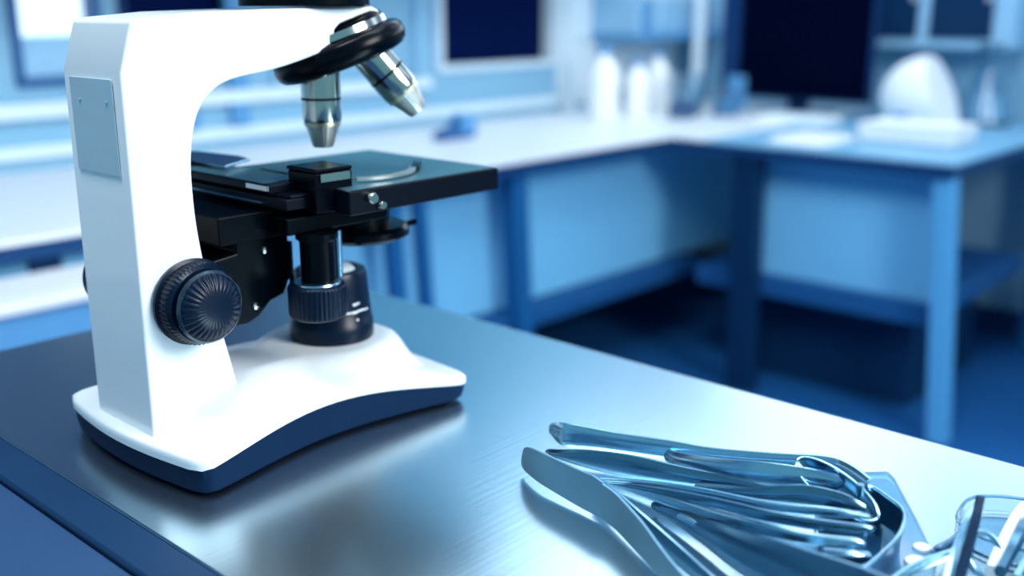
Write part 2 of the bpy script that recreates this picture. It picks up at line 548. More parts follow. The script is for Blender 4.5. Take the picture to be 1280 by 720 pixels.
t = Thing('document_pile', 'small loose pile of white paper on the near edge of the return bench', 'paper', (2.8, 0.95, BT))
finish('sheet', B(((2.66, 0.87, BT + 0.001), (2.92, 1.05, BT + 0.006))), M_WPLAS, t)
finish('sheet', B(((2.72, 0.88, BT + 0.0065), (2.96, 1.07, BT + 0.010))), M_WPLAS, t)
t = Thing('paper_tray', 'low white tray below the round white vessel on the far bench', 'tray', (3.05, 0.7, BT))
bm = B(((2.90, 0.56, BT + 0.001), (3.12, 0.86, BT + 0.05)))
finish('body', bm, M_WPLAS, t, bevel=0.012)
finish('rim', B(((2.895, 0.555, BT + 0.05), (3.125, 0.57, BT + 0.058)), ((2.895, 0.85, BT + 0.05), (3.125, 0.865, BT + 0.058)),
                ((2.895, 0.57, BT + 0.05), (2.91, 0.85, BT + 0.058)), ((3.11, 0.57, BT + 0.05), (3.125, 0.85, BT + 0.058))), M_WPLAS, t)
# round white centrifuge with a slanted lid
t = Thing('centrifuge', 'glossy white rounded centrifuge with a slanted edge on the far bench', 'centrifuge', (3.35, 0.86, BT))
bm = bmesh.new()
bmesh.ops.create_uvsphere(bm, u_segments=48, v_segments=28, radius=1.0)
for v in bm.verts:
    v.co = Vector((v.co.x * 0.12, v.co.y * 0.165, v.co.z * 0.145))
res = bmesh.ops.bisect_plane(bm, geom=bm.verts[:] + bm.edges[:] + bm.faces[:], plane_co=(0, -0.055, 0), plane_no=(0, -1.0, 0.42), clear_outer=True)
bmesh.ops.holes_fill(bm, edges=[e for e in bm.edges if e.is_boundary])
res = bmesh.ops.bisect_plane(bm, geom=bm.verts[:] + bm.edges[:] + bm.faces[:], plane_co=(0, 0, -0.105), plane_no=(0, 0, -1), clear_outer=True)
bmesh.ops.holes_fill(bm, edges=[e for e in bm.edges if e.is_boundary])
bmesh.ops.translate(bm, verts=bm.verts, vec=(3.38, 0.825, BT + 0.107))
finish('housing', bm, M_WPLAS, t)
finish('control_panel', B(((3.262, 0.84, BT + 0.03), (3.275, 0.90, BT + 0.06))), M_MBLUE, t)
# conical flask
t = Thing('conical_flask', 'clear conical glass flask right of the white centrifuge', 'flask', (3.66, 0.72, BT))
finish('glass_body', LA((3.66, 0.72, BT + 0.001), (0, 0, 1), [(0.01, 0), (0.085, 0.0), (0.098, 0.012), (0.09, 0.05), (0.045, 0.17), (0.038, 0.20), (0.038, 0.27),
      (0.046, 0.28), (0.044, 0.284), (0.034, 0.275), (0.034, 0.20), (0.04, 0.17), (0.085, 0.05), (0.09, 0.014), (0.01, 0.006)], cap=False), M_GLASS, t)
finish('liquid', LA((3.66, 0.72, BT + 0.008), (0, 0, 1), [(0.001, 0), (0.088, 0.007), (0.082, 0.045), (0.060, 0.10), (0.001, 0.10)], cap=False), M_CAB, t)
# wall cupboard on the right wall with dark glass doors
t = Thing('wall_cupboard', 'pale blue wall cupboard with two dark glass doors above the flask', 'cupboard', (3.75, 0.98, 0.17))
finish('body', B(((3.70, 0.66, 0.15), (WR - 0.002, 1.28, 0.74))), M_CAB, t, bevel=0.004)
for y0, y1 in ((1.01, 1.20), (0.74, 0.965)):
    d = finish('door', B(((3.692, y0, 0.185), (3.699, y1, 0.70))), M_CDARK, t)
    finish('handle', B(((3.682, (y0 + 0.012), 0.32), (3.691, (y0 + 0.024), 0.42))), M_WTRIM, d)
# wall shelf with box files on the left wall near the corner
t = Thing('wall_shelf', 'blue open wall shelf above the glassware', 'shelf', (3.45, 2.1, 0.15))
finish('board', B(((3.22, 1.95, 0.165), (3.86, WL - 0.001, 0.195))), M_MBLUE, t, bevel=0.003)
finish('side_panel', B(((3.22, 1.95, 0.196), (3.24, WL - 0.001, 0.74))), M_CAB, t)
finish('side_panel', B(((3.84, 1.95, 0.196), (3.86, WL - 0.001, 0.74))), M_CAB, t)
finish('top_board', B(((3.22, 1.95, 0.741), (3.86, WL - 0.001, 0.76))), M_CAB, t)
for k in range(6):
    x = 3.30 + 0.085 * k
    w = 0.062 + 0.012 * (k % 2)
    o = Thing('binder', ['mid blue binder, leftmost on the wall shelf', 'pale binder second from the left on the wall shelf', 'pale binder third from the left on the wall shelf',
                         'pale binder fourth from the left on the wall shelf', 'pale binder next to the rightmost one on the wall shelf', 'rightmost pale binder on the wall shelf'][k],
              'binder', (x, 2.05, 0.196), 'binders on the wall shelf')
    finish('cover', B(((x, 1.99, 0.196), (x + w, 2.16, 0.50 + 0.02 * (k % 3)))), M_MBLUE if k == 0 else M_CAB, o, bevel=0.003)
    finish('spine_label', B(((x + 0.012, 1.988, 0.33), (x + w - 0.012, 1.9895, 0.45))), M_WTRIM, o)
# white post in the corner
struct('trim_6', B(((3.55, 1.86, BT + 0.03), (3.58, 1.90, CZ))), M_WTRIM, (3.56, 1.88, BT), 0.004)

# glassware cluster
GL = 'white and clear vessels at the corner of the far bench'


def beaker(x, y, r, h, label, m=None, fill=None):
    o = Thing('beaker', label, 'beaker', (x, y, BT), GL)
    finish('glass_body', LA((x, y, BT + 0.001), (0, 0, 1), [(0.004, 0), (r * 0.95, 0), (r, r * 0.08), (r, h), (r * 1.06, h + 0.004), (r * 0.94, h + 0.002), (r * 0.93, r * 0.14), (0.004, 0.006)],
                            n=32, cap=False), m or M_GLASS, o)
    if fill:
        finish('liquid', LA((x, y, BT + 0.009), (0, 0, 1), [(0.001, 0), (r * 0.9, 0.0), (r * 0.9, h * 0.55), (0.001, h * 0.55)], n=32, cap=False), fill, o)


def bottle(x, y, r, h, label, body=None):
    o = Thing('reagent_bottle', label, 'bottle', (x, y, BT), GL)
    finish('bottle_body', LA((x, y, BT + 0.001), (0, 0, 1), [(0.004, 0), (r * 0.94, 0), (r, 0.008), (r, h * 0.62), (r * 0.85, h * 0.72), (r * 0.42, h * 0.82), (r * 0.40, h * 0.9), (0.004, h * 0.9)], n=32), body or M_WPLAS, o)
    finish('cap', LA((x, y, BT + h * 0.9), (0, 0, 1), [(0.004, 0), (r * 0.48, 0), (r * 0.48, h * 0.1), (0.004, h * 0.1)], n=32), M_MBLUE, o)


bottle(2.93, 1.90, 0.062, 0.27, 'large white bottle, leftmost of the vessels in the corner')
bottle(3.10, 1.86, 0.050, 0.22, 'white bottle right of the largest one in the corner')
beaker(3.12, 1.66, 0.055, 0.11, 'clear beaker with deep blue liquid before the white bottles', fill=M_DBLUE)
beaker(3.28, 1.74, 0.06, 0.15, 'tall clear beaker behind the blue one')
bottle(3.36, 1.94, 0.05, 0.24, 'white bottle nearest the white corner post')
beaker(3.30, 1.58, 0.05, 0.09, 'short clear beaker with mid blue liquid nearest the monitor', fill=M_MBLUE)
# tape dispenser on the left bench
t = Thing('tape_dispenser', 'small blue tape dispenser alone on the left wall bench', 'tape dispenser', (2.08, 1.85, BT))
bm = bmesh.new()
prism_xz(bm, [(1.99, BT + 0.001), (2.14, BT + 0.001), (2.15, BT + 0.03), (2.13, BT + 0.075), (2.09, BT + 0.08), (2.065, BT + 0.05), (2.03, BT + 0.035), (1.99, BT + 0.03)], 1.82, 1.87)
finish('body', bm, M_DBLUE, t, bevel=0.006)
finish('tape_roll', LA((2.105, 1.815, BT + 0.05), (0, 1, 0), [(0.012, 0), (0.032, 0), (0.032, 0.06), (0.012, 0.06)], n=32), M_MBLUE, t)

# ================================================================ WORK TABLE
t = Thing('work_table', 'brushed stainless steel work table carrying the microscope and the instruments', 'table', (0.18, -0.1, FZ))
TY0, TY1 = -1.1, 0.392
bm = bmesh.new()
box(bm, (-0.043, TY0, -0.028), (0.398, TY1, 0.0))
finish('table_top', bm, M_TABLE, t, bevel=0.0015, seg=3)
bm = bmesh.new()
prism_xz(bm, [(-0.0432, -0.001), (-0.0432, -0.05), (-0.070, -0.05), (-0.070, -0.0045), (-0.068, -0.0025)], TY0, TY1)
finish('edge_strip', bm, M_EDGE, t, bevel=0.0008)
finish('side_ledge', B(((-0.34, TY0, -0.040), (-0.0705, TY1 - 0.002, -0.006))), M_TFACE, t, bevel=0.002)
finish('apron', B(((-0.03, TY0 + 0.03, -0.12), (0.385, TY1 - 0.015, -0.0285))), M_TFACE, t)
for x in (-0.02, 0.335):
    for y in (TY0 + 0.04, TY1 - 0.07):
        finish('leg', B(((x, y, FZ), (x + 0.04, y + 0.04, -0.121))), M_BLEG, t, bevel=0.003)

# ================================================================ MICROSCOPE
sc = Thing('microscope', 'white laboratory microscope with black stage standing on the steel table', 'microscope', (0.11, 0.08, 0.0))
VC = 0.085


def outline(n_side=26):
    """foot outline (x, y) counter-clockwise seen from above with waisted long sides and rounded corners"""
    raw = []
    for i in range(n_side + 1):                       # near side, waisted
        s = i / n_side
        x = -0.002 + 0.238 * s
        y = -0.009 + 0.016 * math.sin(math.pi * s) ** 1.3
        raw.append((x, y, 's', s))
    for i in range(1, 14):                            # front, slightly convex
        s = i / 14
        raw.append((0.236 + 0.006 * math.sin(math.pi * s), -0.009 + 0.178 * s, 'f', s))
    for i in range(n_side + 1):                       # far side
        s = 1 - i / n_side
        raw.append((-0.002 + 0.238 * s, 0.169 - 0.016 * math.sin(math.pi * s) ** 1.3, 's', s))
    for i in range(1, 14):                            # back, convex
        s = i / 14
        raw.append((-0.002 - 0.010 * math.sin(math.pi * s), 0.169 - 0.178 * s, 'b', s))
    return raw


OUT = outline()
# smooth the corners a little
PX = [(p[0], p[1]) for p in OUT]
for _ in range(1):
    PX = [((PX[i - 1][0] + 2 * PX[i][0] + PX[(i + 1) % len(PX)][0]) / 4, (PX[i - 1][1] + 2 * PX[i][1] + PX[(i + 1) % len(PX)][1]) / 4) for i in range(len(PX))]


def skirt_top(x):
    s = max(0.0, min(1.0, (x + 0.002) / 0.238))
    return 0.019 + (0.013 - 0.019) * s + 0.012 * math.sin(math.pi * s) ** 1.2


def sm(t):
    t = max(0.0, min(1.0, t))
    return t * t * (3 - 2 * t)


bm = bmesh.new()
CEN = (0.11, 0.08)
rows = []
for inset, zf in ((0.010, 0.0), (0.0035, 0.0), (0.0015, 0.45), (0.001, 1.0), (0.006, 1.02)):
    row = []
    for x, y in PX:
        d = Vector((x - CEN[0], y - CEN[1]))
        L = d.length
        q = d * ((L - inset) / L)
        row.append(bm.verts.new((CEN[0] + q.x, CEN[1] + q.y, 0.0032 + (skirt_top(x) - 0.0027) * zf)))
    rows.append(row)
n = len(PX)
for a, b in zip(rows, rows[1:]):
    for i in range(n):
        bm.faces.new((a[i], a[(i + 1) % n], b[(i + 1) % n], b[i]))
bm.faces.new(list(reversed(rows[0])))
bm.faces.new(rows[-1])
finish('base_skirt', bm, M_SKIRT, sc, angle=50, label='dark blue skirt')

bm = bmesh.new()
rows = []
TS = [1.0, 1.002, 1.0, 0.99, 0.97, 0.94] + [0.94 - 0.94 * k / 30 for k in range(1, 30)]


def base_z(x, y, f):
    """height of the white foot: f is 1 at the outline and 0 in the middle"""
    zt = skirt_top(x) + 0.0085
    inner = 1 - f
    rise = 0.017 * sm(inner / 0.75) * (1 - 0.55 * sm((x - 0.02) / 0.2))
    d = math.hypot(x - 0.176, (y - VC))
    pad = 0.026 * (1 - sm((d - 0.046) / 0.024))
    flat = zt + rise
    # blend the pad to an even height
    target = 0.0485
    w = 1 - sm((d - 0.046) / 0.024)
    return flat * (1 - w) + max(flat, target) * w


for k, f in enumerate(TS):
    row = []
    for x, y in PX:
        q = Vector((x - CEN[0], y - CEN[1])) * f
        X, Y = CEN[0] + q.x, CEN[1] + q.y
        if k == 0:
            z = skirt_top(x) + 0.0006
        elif k == 1:
            z = skirt_top(x) + 0.004
        elif k == 2:
            z = skirt_top(x) + 0.0068
        elif k == 3:
            z = skirt_top(x) + 0.0082
        else:
            xe = X
            z = base_z(xe, Y, f) if k > 4 else skirt_top(x) + 0.0087
            if k > 4:
                z = z * sm((0.97 - f) / 0.15) + (skirt_top(x) + 0.0087) * (1 - sm((0.97 - f) / 0.15))
        row.append(bm.verts.new((X, Y, z)))
    rows.append(row)
for a, b in zip(rows, rows[1:]):
    for i in range(n):
        bm.faces.new((a[i], a[(i + 1) % n], b[(i + 1) % n], b[i]))
bm.faces.new(list(reversed(rows[0])))
bm.faces.new(rows[-1])
finish('base', bm, M_WHITE, sc, angle=60)

for fx, fy in ((0.018, 0.012), (0.018, 0.148), (0.215, 0.010), (0.215, 0.150)):
    finish('rubber_foot', LA((fx, fy, 0.0002), (0, 0, 1), [(0.001, 0), (0.0085, 0), (0.009, 0.001), (0.009, 0.0031), (0.001, 0.0031)], n=32), M_BLACK, sc)

# arm: side profile, extruded across the pillar's width
curve = cr([(0.2030, 0.2805), (0.1699, 0.2743), (0.1343, 0.2645), (0.1075, 0.2586), (0.0759, 0.2538), (0.0600, 0.2462), (0.0490, 0.2326), (0.0430, 0.2102),
            (0.0416, 0.1845), (0.0434, 0.1526), (0.0500, 0.1100), (0.0594, 0.0684), (0.066, 0.034)], 5)
prof = [(-0.002, 0.026), (-0.0008, 0.2614), (0.0090, 0.2915), (0.0160, 0.2935), (0.0562, 0.2967), (0.1072, 0.2985), (0.198, 0.3001), (0.2045, 0.2975)] + curve
bm = bmesh.new()
prism_xz(bm, prof, 0.048, 0.122)
arm = finish('arm', bm, M_WHITE, sc, bevel=0.0022, seg=3, angle=30)
# recessed rear panel
bm = B(((-0.0022, 0.058, 0.198), (-0.0012, 0.112, 0.2575)))
finish('rear_panel', bm, M_PANEL, arm, bevel=0.0015, label='pale recessed panel')
for y in (0.064, 0.098):
    finish('screw', B(((-0.0028, y, 0.243), (-0.0021, y + 0.003, 0.2440))), M_PANEL, arm)

# focus knobs: near side and far side
def focus(y0, s):
    ax = (0, s, 0)
    c = (0.0335, y0, 0.1135)
    k = finish('coarse_knob', LA(c, ax, [(0.004, 0), (0.0245, 0.0), (0.0285, 0.0015), (0.0288, 0.004), (0.0268, 0.005), (0.0262, 0.006), (0.0262, 0.0135), (0.0262, 0.0145), (0.0245, 0.0175), (0.004, 0.0175)],
                                 n=216, ribs=54, rib_amp=0.0012, rib_range=(5, 6)), M_RUBBER, sc, angle=40)
    prof = [(0.004, 0.0), (0.0215, 0.0), (0.0232, 0.002), (0.0232, 0.0045), (0.0225, 0.0062), (0.0205, 0.0078), (0.0165, 0.0105), (0.0115, 0.0118), (0.006, 0.0124), (0.001, 0.0126)]
    bm = bmesh.new()
    c2 = (c[0], c[1] + s * 0.0175, c[2])
    lathe(bm, c2, ax, prof, n=180, ribs=30, rib_amp=-0.0016, rib_range=(5, 6))
    f = finish('fine_knob', bm, M_RUBBER, k, angle=60)
    finish('rim_ring', LA(c2, ax, [(0.0205, 0.0043), (0.0238, 0.0040), (0.0240, 0.0052), (0.0226, 0.0064), (0.0205, 0.0062)], n=72, cap=False), M_DCHROME, k, label='thin bright ring')


focus(0.048, -1)
finish('knob_shaft', LA((0.0335, 0.120, 0.1135), (0, 1, 0), [(0.001, 0), (0.010, 0), (0.010, 0.008), (0.001, 0.008)], n=32), M_BLACK, sc)
focus(0.127, 1)

# head mount and head (mostly above the picture)
finish('head_mount', LA((0.165, VC, 0.3002), (0, 0, 1), [(0.004, 0), (0.046, 0), (0.047, 0.001), (0.047, 0.0065), (0.044, 0.0075), (0.004, 0.0075)], n=72), M_BLACK, sc)
hd = bmesh.new()
prism_xz(hd, [(0.105, 0.3090), (0.215, 0.3090), (0.222, 0.318), (0.222, 0.345), (0.195, 0.368), (0.125, 0.368), (0.088, 0.345), (0.092, 0.314)], 0.045, 0.125)
head = finish('head', hd, M_WHITE, sc, bevel=0.006, seg=3)
for y in (0.056, 0.114):
    e = finish('eyepiece', LA((0.115, y, 0.352), (-0.80, 0, 0.6), [(0.004, 0), (0.0155, 0), (0.0155, 0.045), (0.0175, 0.046), (0.0185, 0.062), (0.0165, 0.074), (0.010, 0.075), (0.009, 0.071), (0.001, 0.071)], n=48), M_BLACK, sc)

# nosepiece and objectives
A = R(-35.0)
P = Vector((0.176, VC, 0.310))
T = R(20.0)
tax = Vector((math.cos(A) * math.sin(T), math.sin(A) * math.sin(T), -math.cos(T)))
np_ = finish('nosepiece', LA(P, tax, [(0.004, 0.0245), (0.036, 0.0245), (0.0385, 0.027), (0.040, 0.0345), (0.0475, 0.0365), (0.0505, 0.0395), (0.0515, 0.0455), (0.0500, 0.0505), (0.0470, 0.0535), (0.040, 0.0555),
                                    (0.015, 0.057), (0.004, 0.057)], n=96), M_BLACK, sc, angle=50)
finish('bearing_ring', LA(P, tax, [(0.0375, 0.029), (0.0412, 0.0295), (0.0418, 0.0345), (0.0395, 0.0355)], n=96, cap=False), M_CHROME, np_, label='bright steel bearing ring')


def objective(d, top, tip, label=None):
    L = tip - top
    k = L / 0.060
    o = finish('objective', LA(P, d, [(0.003, top - 0.004), (0.0140, top - 0.004), (0.0147, top), (0.0147, top + 0.010 * k), (0.0147, top + 0.0225 * k), (0.0142, top + 0.0230 * k), (0.0142, top + 0.0240 * k), (0.0147, top + 0.0245 * k),
                                     (0.0147, top + 0.038 * k), (0.0136, top + 0.0425 * k), (0.0128, top + 0.0440 * k), (0.004, top + 0.0440 * k)], n=64), M_CHROME, sc, label=label)
    finish('tip', LA(P, d, [(0.004, top + 0.0440 * k), (0.0124, top + 0.0440 * k), (0.0100, top + 0.0520 * k), (0.0085, top + 0.0575 * k), (0.0072, top + 0.0600 * k), (0.0048, top + 0.0602 * k), (0.0046, top + 0.0595 * k), (0.001, top + 0.0595 * k)], n=96, ribs=24, rib_amp=-0.0003, rib_range=(1, 3)), M_SATIN, o, label='tapered ribbed tip')
    finish('band', LA(P, d, [(0.0144, top + 0.0230 * k), (0.0149, top + 0.0231 * k), (0.0149, top + 0.0239 * k), (0.0144, top + 0.0240 * k)], n=64, cap=False), M_BLACK, o, label='thin black band')
    finish('gold_ring', LA(P, d, [(0.0137, top + 0.0410 * k), (0.0142, top + 0.0413 * k), (0.0136, top + 0.0437 * k), (0.0128, top + 0.0440 * k)], n=64, cap=False), M_BRASS, o, label='pale brass ring')
    finish('front_lens', LA(P, d, [(0.0005, top + 0.0597 * k), (0.0046, top + 0.0597 * k), (0.0040, top + 0.0600 * k), (0.0005, top + 0.0602 * k)], n=32), M_BLACK, o)


objective(Vector((0, 0, -1)), 0.053, 0.1125, 'upright chrome objective over the stage')
T2 = R(40.0)
objective(Vector((math.cos(A) * math.sin(T2), math.sin(A) * math.sin(T2), -math.cos(T2))), 0.053, 0.1135, 'slanted chrome objective swung to the right')

# stage
ST = 0.178
bm = B(((0.134, 0.004, ST - 0.0175), (0.284, 0.160, ST)))
stage = finish('stage', bm, M_STAGE, sc, bevel=0.0015, seg=2)
finish('top_surface', B(((0.1355, 0.0055, ST - 0.0001), (0.2825, 0.1585, ST + 0.0001))), M_STOP, stage, label='teal top layer with the stage sheen put into its colour')  # lighter layer: light reflected by the black stage put into colour
finish('stage_opening', LA((0.176, VC, ST + 0.0002), (0, 0, 1), [(0.0005, 0), (0.0135, 0), (0.0135, 0.0006), (0.0005, 0.0006)], n=40), M_LENS, stage)
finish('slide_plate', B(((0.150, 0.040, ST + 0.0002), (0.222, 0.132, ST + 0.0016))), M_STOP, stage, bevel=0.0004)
# curved bright clip arm
pts = [(0.160, 0.028, ST + 0.004), (0.172, 0.0225, ST + 0.004), (0.188, 0.021, ST + 0.004), (0.206, 0.025, ST + 0.004), (0.222, 0.036, ST + 0.004), (0.232, 0.048, ST + 0.0035)]
cl = strip([(x, y, z - 0.0022, z) for x, y, z in pts], 0.005, 0.0)
finish('spring_clip', cl, M_SATIN, stage, label='curved bright spring clip')
finish('clip_tip', strip([(0.224, 0.036, ST + 0.0010, ST + 0.0045), (0.240, 0.050, ST + 0.001, ST + 0.0045), (0.252, 0.064, ST + 0.001, ST + 0.003)], 0.006, 0.0), M_BLACK, stage)
# mechanical stage: bracket, rails, holders
finish('bracket', B(((0.118, 0.020, ST - 0.016), (0.150, 0.052, ST + 0.012)), ((0.118, 0.0195, ST + 0.012), (0.150, 0.0535, ST + 0.0150))), M_BLACK, stage, bevel=0.0012)
finish('bracket_plate', B(((0.1215, 0.0187, ST + 0.0058), (0.147, 0.0194, ST + 0.0115))), M_CHROME, stage, bevel=0.0002)
finish('rail', B(((0.098, 0.045, ST - 0.002), (0.133, 0.225, ST + 0.004)), ((0.100, 0.030, ST - 0.0125), (0.1335, 0.225, ST - 0.0045)), ((0.104, 0.03, ST - 0.0045), (0.130, 0.215, ST - 0.002))), M_STAGE, stage, bevel=0.0010)
finish('rail_top', B(((0.0995, 0.056, ST + 0.0040), (0.1315, 0.2235, ST + 0.0043))), M_STOP, stage)  # same lightened teal for the rail's bright top
for x, z, q in ((0.1515, ST - 0.0065, 0.0042), (0.1600, ST - 0.0125, 0.0030)):
    finish('clamp_screw', LA((x, 0.0042, z), (0, -1, 0), [(0.0005, 0), (q, 0), (q, 0.004), (q * 0.8, 0.0055), (0.0005, 0.0055)], n=24), M_CHROME, stage)
finish('rail_strip', B(((0.0968, 0.055, ST - 0.0095), (0.0998, 0.200, ST - 0.0083))), M_STEEL, stage)
finish('rail_strip', B(((0.0955, 0.046, ST + 0.0002), (0.0978, 0.070, ST + 0.0035))), M_CHROME, stage)
finish('slide_holder', B(((0.100, 0.214, ST + 0.004), (0.112, 0.236, ST + 0.011)), ((0.104, 0.160, ST + 0.0045), (0.128, 0.226, ST + 0.0058))), M_BLACK, stage, bevel=0.001)
bm = bmesh.new()
prism_xy(bm, [(0.112, 0.120), (0.146, 0.138), (0.150, 0.160), (0.142, 0.208), (0.122, 0.214), (0.114, 0.180)], ST + 0.0066, ST + 0.0086)
finish('holder_plate', bm, M_STEEL, stage, bevel=0.0006, label='small bright holder plate')
finish('holder_pin', TU([(0.116, 0.214, ST + 0.0045), (0.116, 0.214, ST + 0.0130)], 0.0035, n=16), M_BLACK, stage)
# carrier under the stage and focus block
finish('stage_carrier', B(((0.100, 0.030, ST - 0.030), (0.190, 0.140, ST - 0.0178)), ((0.060, 0.052, ST - 0.034), (0.132, 0.170, ST - 0.0140))), M_BLACK, sc, bevel=0.0015)
bm = bmesh.new()
prism_xz(bm, [(0.046, 0.134), (0.074, 0.137), (0.074, 0.152), (0.118, 0.152), (0.118, 0.112), (0.112, 0.1005), (0.100, 0.0975), (0.090, 0.0885), (0.080, 0.0850), (0.055, 0.0860), (0.050, 0.095)], 0.055, 0.115)
fb = finish('focus_block', bm, M_BLACK, sc, bevel=0.002)
for x, z in ((0.0975, 0.1355), (0.087, 0.097)):
    finish('screw', LA((x, 0.0552, z), (0, -1, 0), [(0.0005, 0), (0.0026, 0), (0.0024, 0.0014), (0.0005, 0.0018)], n=20), M_CHROME, fb)
finish('guide_plate', B(((0.1185, 0.0545, 0.103), (0.1205, 0.058, 0.138))), M_CHROME, fb)
# condenser
co = finish('condenser', LA((0.198, 0.075, ST - 0.018), (0, 0, -1), [(0.004, 0), (0.027, 0), (0.027, 0.012), (0.0255, 0.013), (0.0255, 0.024), (0.004, 0.024)], n=64), M_BLACK, sc)
finish('iris_ring', LA((0.202, 0.075, ST - 0.0422), (0.0, 0, -1), [(0.004, 0), (0.034, 0), (0.037, 0.003), (0.037, 0.008), (0.031, 0.0115), (0.004, 0.0115)], n=72), M_BLACK, sc)
finish('iris_lever', TU([(0.234, 0.062, ST - 0.046), (0.2440, 0.0575, ST - 0.0450)], [0.002, 0.0028], n=12), M_BLACK, sc)
# coaxial stage knobs hanging on the near side
sh = finish('stage_shaft', LA((0.124, 0.030, ST - 0.0302), (0, 0, -1), [(0.002, 0), (0.0150, 0), (0.0150, 0.004), (0.0125, 0.006), (0.0125, 0.036), (0.002, 0.036)], n=48), M_BLACK, sc)
finish('stage_shaft_sleeve', LA((0.1375, 0.0240, ST - 0.0302), (0, 0, -1), [(0.001, 0), (0.0028, 0), (0.0028, 0.034), (0.001, 0.034)], n=24), M_STEEL, sc, label='slim bright rod')
finish('stage_knob', LA((0.122, 0.030, 0.1115), (0, 0, -1), [(0.002, 0), (0.0185, 0), (0.0205, 0.0015), (0.0208, 0.003), (0.0208, 0.021), (0.0200, 0.0235), (0.017, 0.025), (0.002, 0.025)], n=160, ribs=40, rib_amp=-0.0010, rib_range=(3, 4)), M_RUBBER, sc, angle=50)
finish('knob_ring', LA((0.122, 0.030, 0.1117), (0, 0, 1), [(0.010, 0), (0.0170, 0), (0.0165, 0.0012), (0.010, 0.0014)], n=64, cap=False), M_STEEL, sc)
# illuminator
il = finish('illuminator', LA((0.176, VC, 0.0480), (0, 0, 1), [(0.004, 0), (0.0325, 0), (0.0330, 0.002), (0.0324, 0.0150), (0.0316, 0.0158), (0.0302, 0.034), (0.0286, 0.0510), (0.0270, 0.0545), (0.0215, 0.0550), (0.0208, 0.0525), (0.004, 0.0525)], n=80), M_RUBBER, sc, angle=45)
finish('field_lens', LA((0.176, VC, 0.1012), (0, 0, 1), [(0.0005, 0), (0.0208, 0), (0.017, 0.0034), (0.009, 0.0052), (0.0005, 0.0056)], n=48), M_LENS, il, label='pale round field lens')
# printed scale marks on the illuminator, facing the near side
bm = bmesh.new()
for k, (a0, zz, w, h) in enumerate([(-107, 0.0245, 9, 0.0012), (-97, 0.0240, 9, 0.0018), (-87, 0.0246, 12, 0.0014), (-74, 0.0242, 10, 0.0010), (-95, 0.0300, 6, 0.0018), (-88, 0.0306, 5, 0.0014), (-91, 0.0180, 4, 0.0012)]):
    r = 0.0316 + 0.0004 - (zz - 0.0158) * 0.077
    vs = []
    for j in range(5):
        a = R(a0 + w * j / 4)
        vs.append((r * math.cos(a), r * math.sin(a)))
    for j in range(4):
        q = [bm.verts.new((0.176 + vs[j + e][0] * s, VC + vs[j + e][1] * s, 0.048 + zz + dz)) for e, dz, s in ((0, 0, 1), (1, 0, 1), (1, h, 1), (0, h, 1), )]
        q2 = [bm.verts.new((0.176 + vs[j + e][0] * s, VC + vs[j + e][1] * s, 0.048 + zz + dz)) for e, dz, s in ((0, 0, .985), (1, 0, .985), (1, h, .985), (0, h, .985), )]
        bm.faces.new(q)
        bm.faces.new(list(reversed(q2)))
        for e in range(4):
            bm.faces.new((q[e], q2[e], q2[(e + 1) % 4], q[(e + 1) % 4]))
finish('scale_marks', bm, M_PRINT, il)

# ================================================================ INSTRUMENTS
A_plate = [(0.1634, -0.1286, 0.005, 0.0136), (0.1593, -0.1351, 0.005, 0.0221), (0.1527, -0.1525, 0.005, 0.0261), (0.1492, -0.1727, 0.004, 0.0269), (0.1469, -0.1898, 0.003, 0.0271), (0.1452, -0.2004, 0.003, 0.0279), (0.1451, -0.2009, 0.003, 0.0279), (0.1438, -0.2095, 0.003, 0.0266)]
A_arm1 = [(0.1438, -0.2095, 0.003, 0.0256), (0.1384, -0.2241, 0.003, 0.0252), (0.124, -0.2509, 0.003, 0.0238), (0.1132, -0.2706, 0.003, 0.0203), (0.1035, -0.2883, 0.003, 0.018), (0.0829, -0.3271, 0.003, 0.0153)]
A_arm2 = [(0.1657, -0.1869, 0.012, 0.0158), (0.1574, -0.2044, 0.011, 0.018), (0.1382, -0.2406, 0.009, 0.0202), (0.1221, -0.2784, 0.007, 0.0186), (0.1118, -0.3048, 0.006, 0.0162), (0.0961, -0.3413, 0.005, 0.0151)]
B_top = [(0.2104, -0.1143, 0.01, 0.0167), (0.2051, -0.1209, 0.01, 0.0214), (0.1993, -0.1349, 0.01, 0.0265), (0.2076, -0.152, 0.01, 0.0252), (0.2146, -0.1677, 0.01, 0.024), (0.225, -0.2048, 0.012, 0.0256), (0.2307, -0.2322, 0.014, 0.0268), (0.2371, -0.2679, 0.018, 0.0321), (0.2471, -0.3, 0.022, 0.0363), (0.2425, -0.3174, 0.024, 0.038), (0.2314, -0.3346, 0.024, 0.0381)]
B_low = [(0.1898, -0.1287, 0.006, 0.009), (0.1871, -0.1394, 0.006, 0.0124), (0.1894, -0.1662, 0.006, 0.0191), (0.1928, -0.1978, 0.008, 0.0236), (0.1989, -0.2339, 0.012, 0.0244), (0.2057, -0.2743, 0.018, 0.0269), (0.2075, -0.2901, 0.02, 0.0267), (0.2088, -0.2977, 0.02, 0.0221)]
C1 = [(0.166, -0.1873, 0.012, 0.0153), (0.173, -0.2158, 0.016, 0.0198), (0.1736, -0.2552, 0.022, 0.0277), (0.1713, -0.3028, 0.03, 0.0354), (0.1786, -0.3321, 0.034, 0.0392), (0.1887, -0.3461, 0.034, 0.0373), (0.1933, -0.3512, 0.034, 0.0354)]
C2 = [(0.1726, -0.1918, 0.01, 0.0133), (0.1695, -0.2357, 0.017, 0.0222), (0.1655, -0.2761, 0.024, 0.03), (0.1613, -0.3083, 0.029, 0.0357), (0.169, -0.337, 0.031, 0.0371), (0.1821, -0.3542, 0.031, 0.0352), (0.1877, -0.3553, 0.031, 0.0329)]
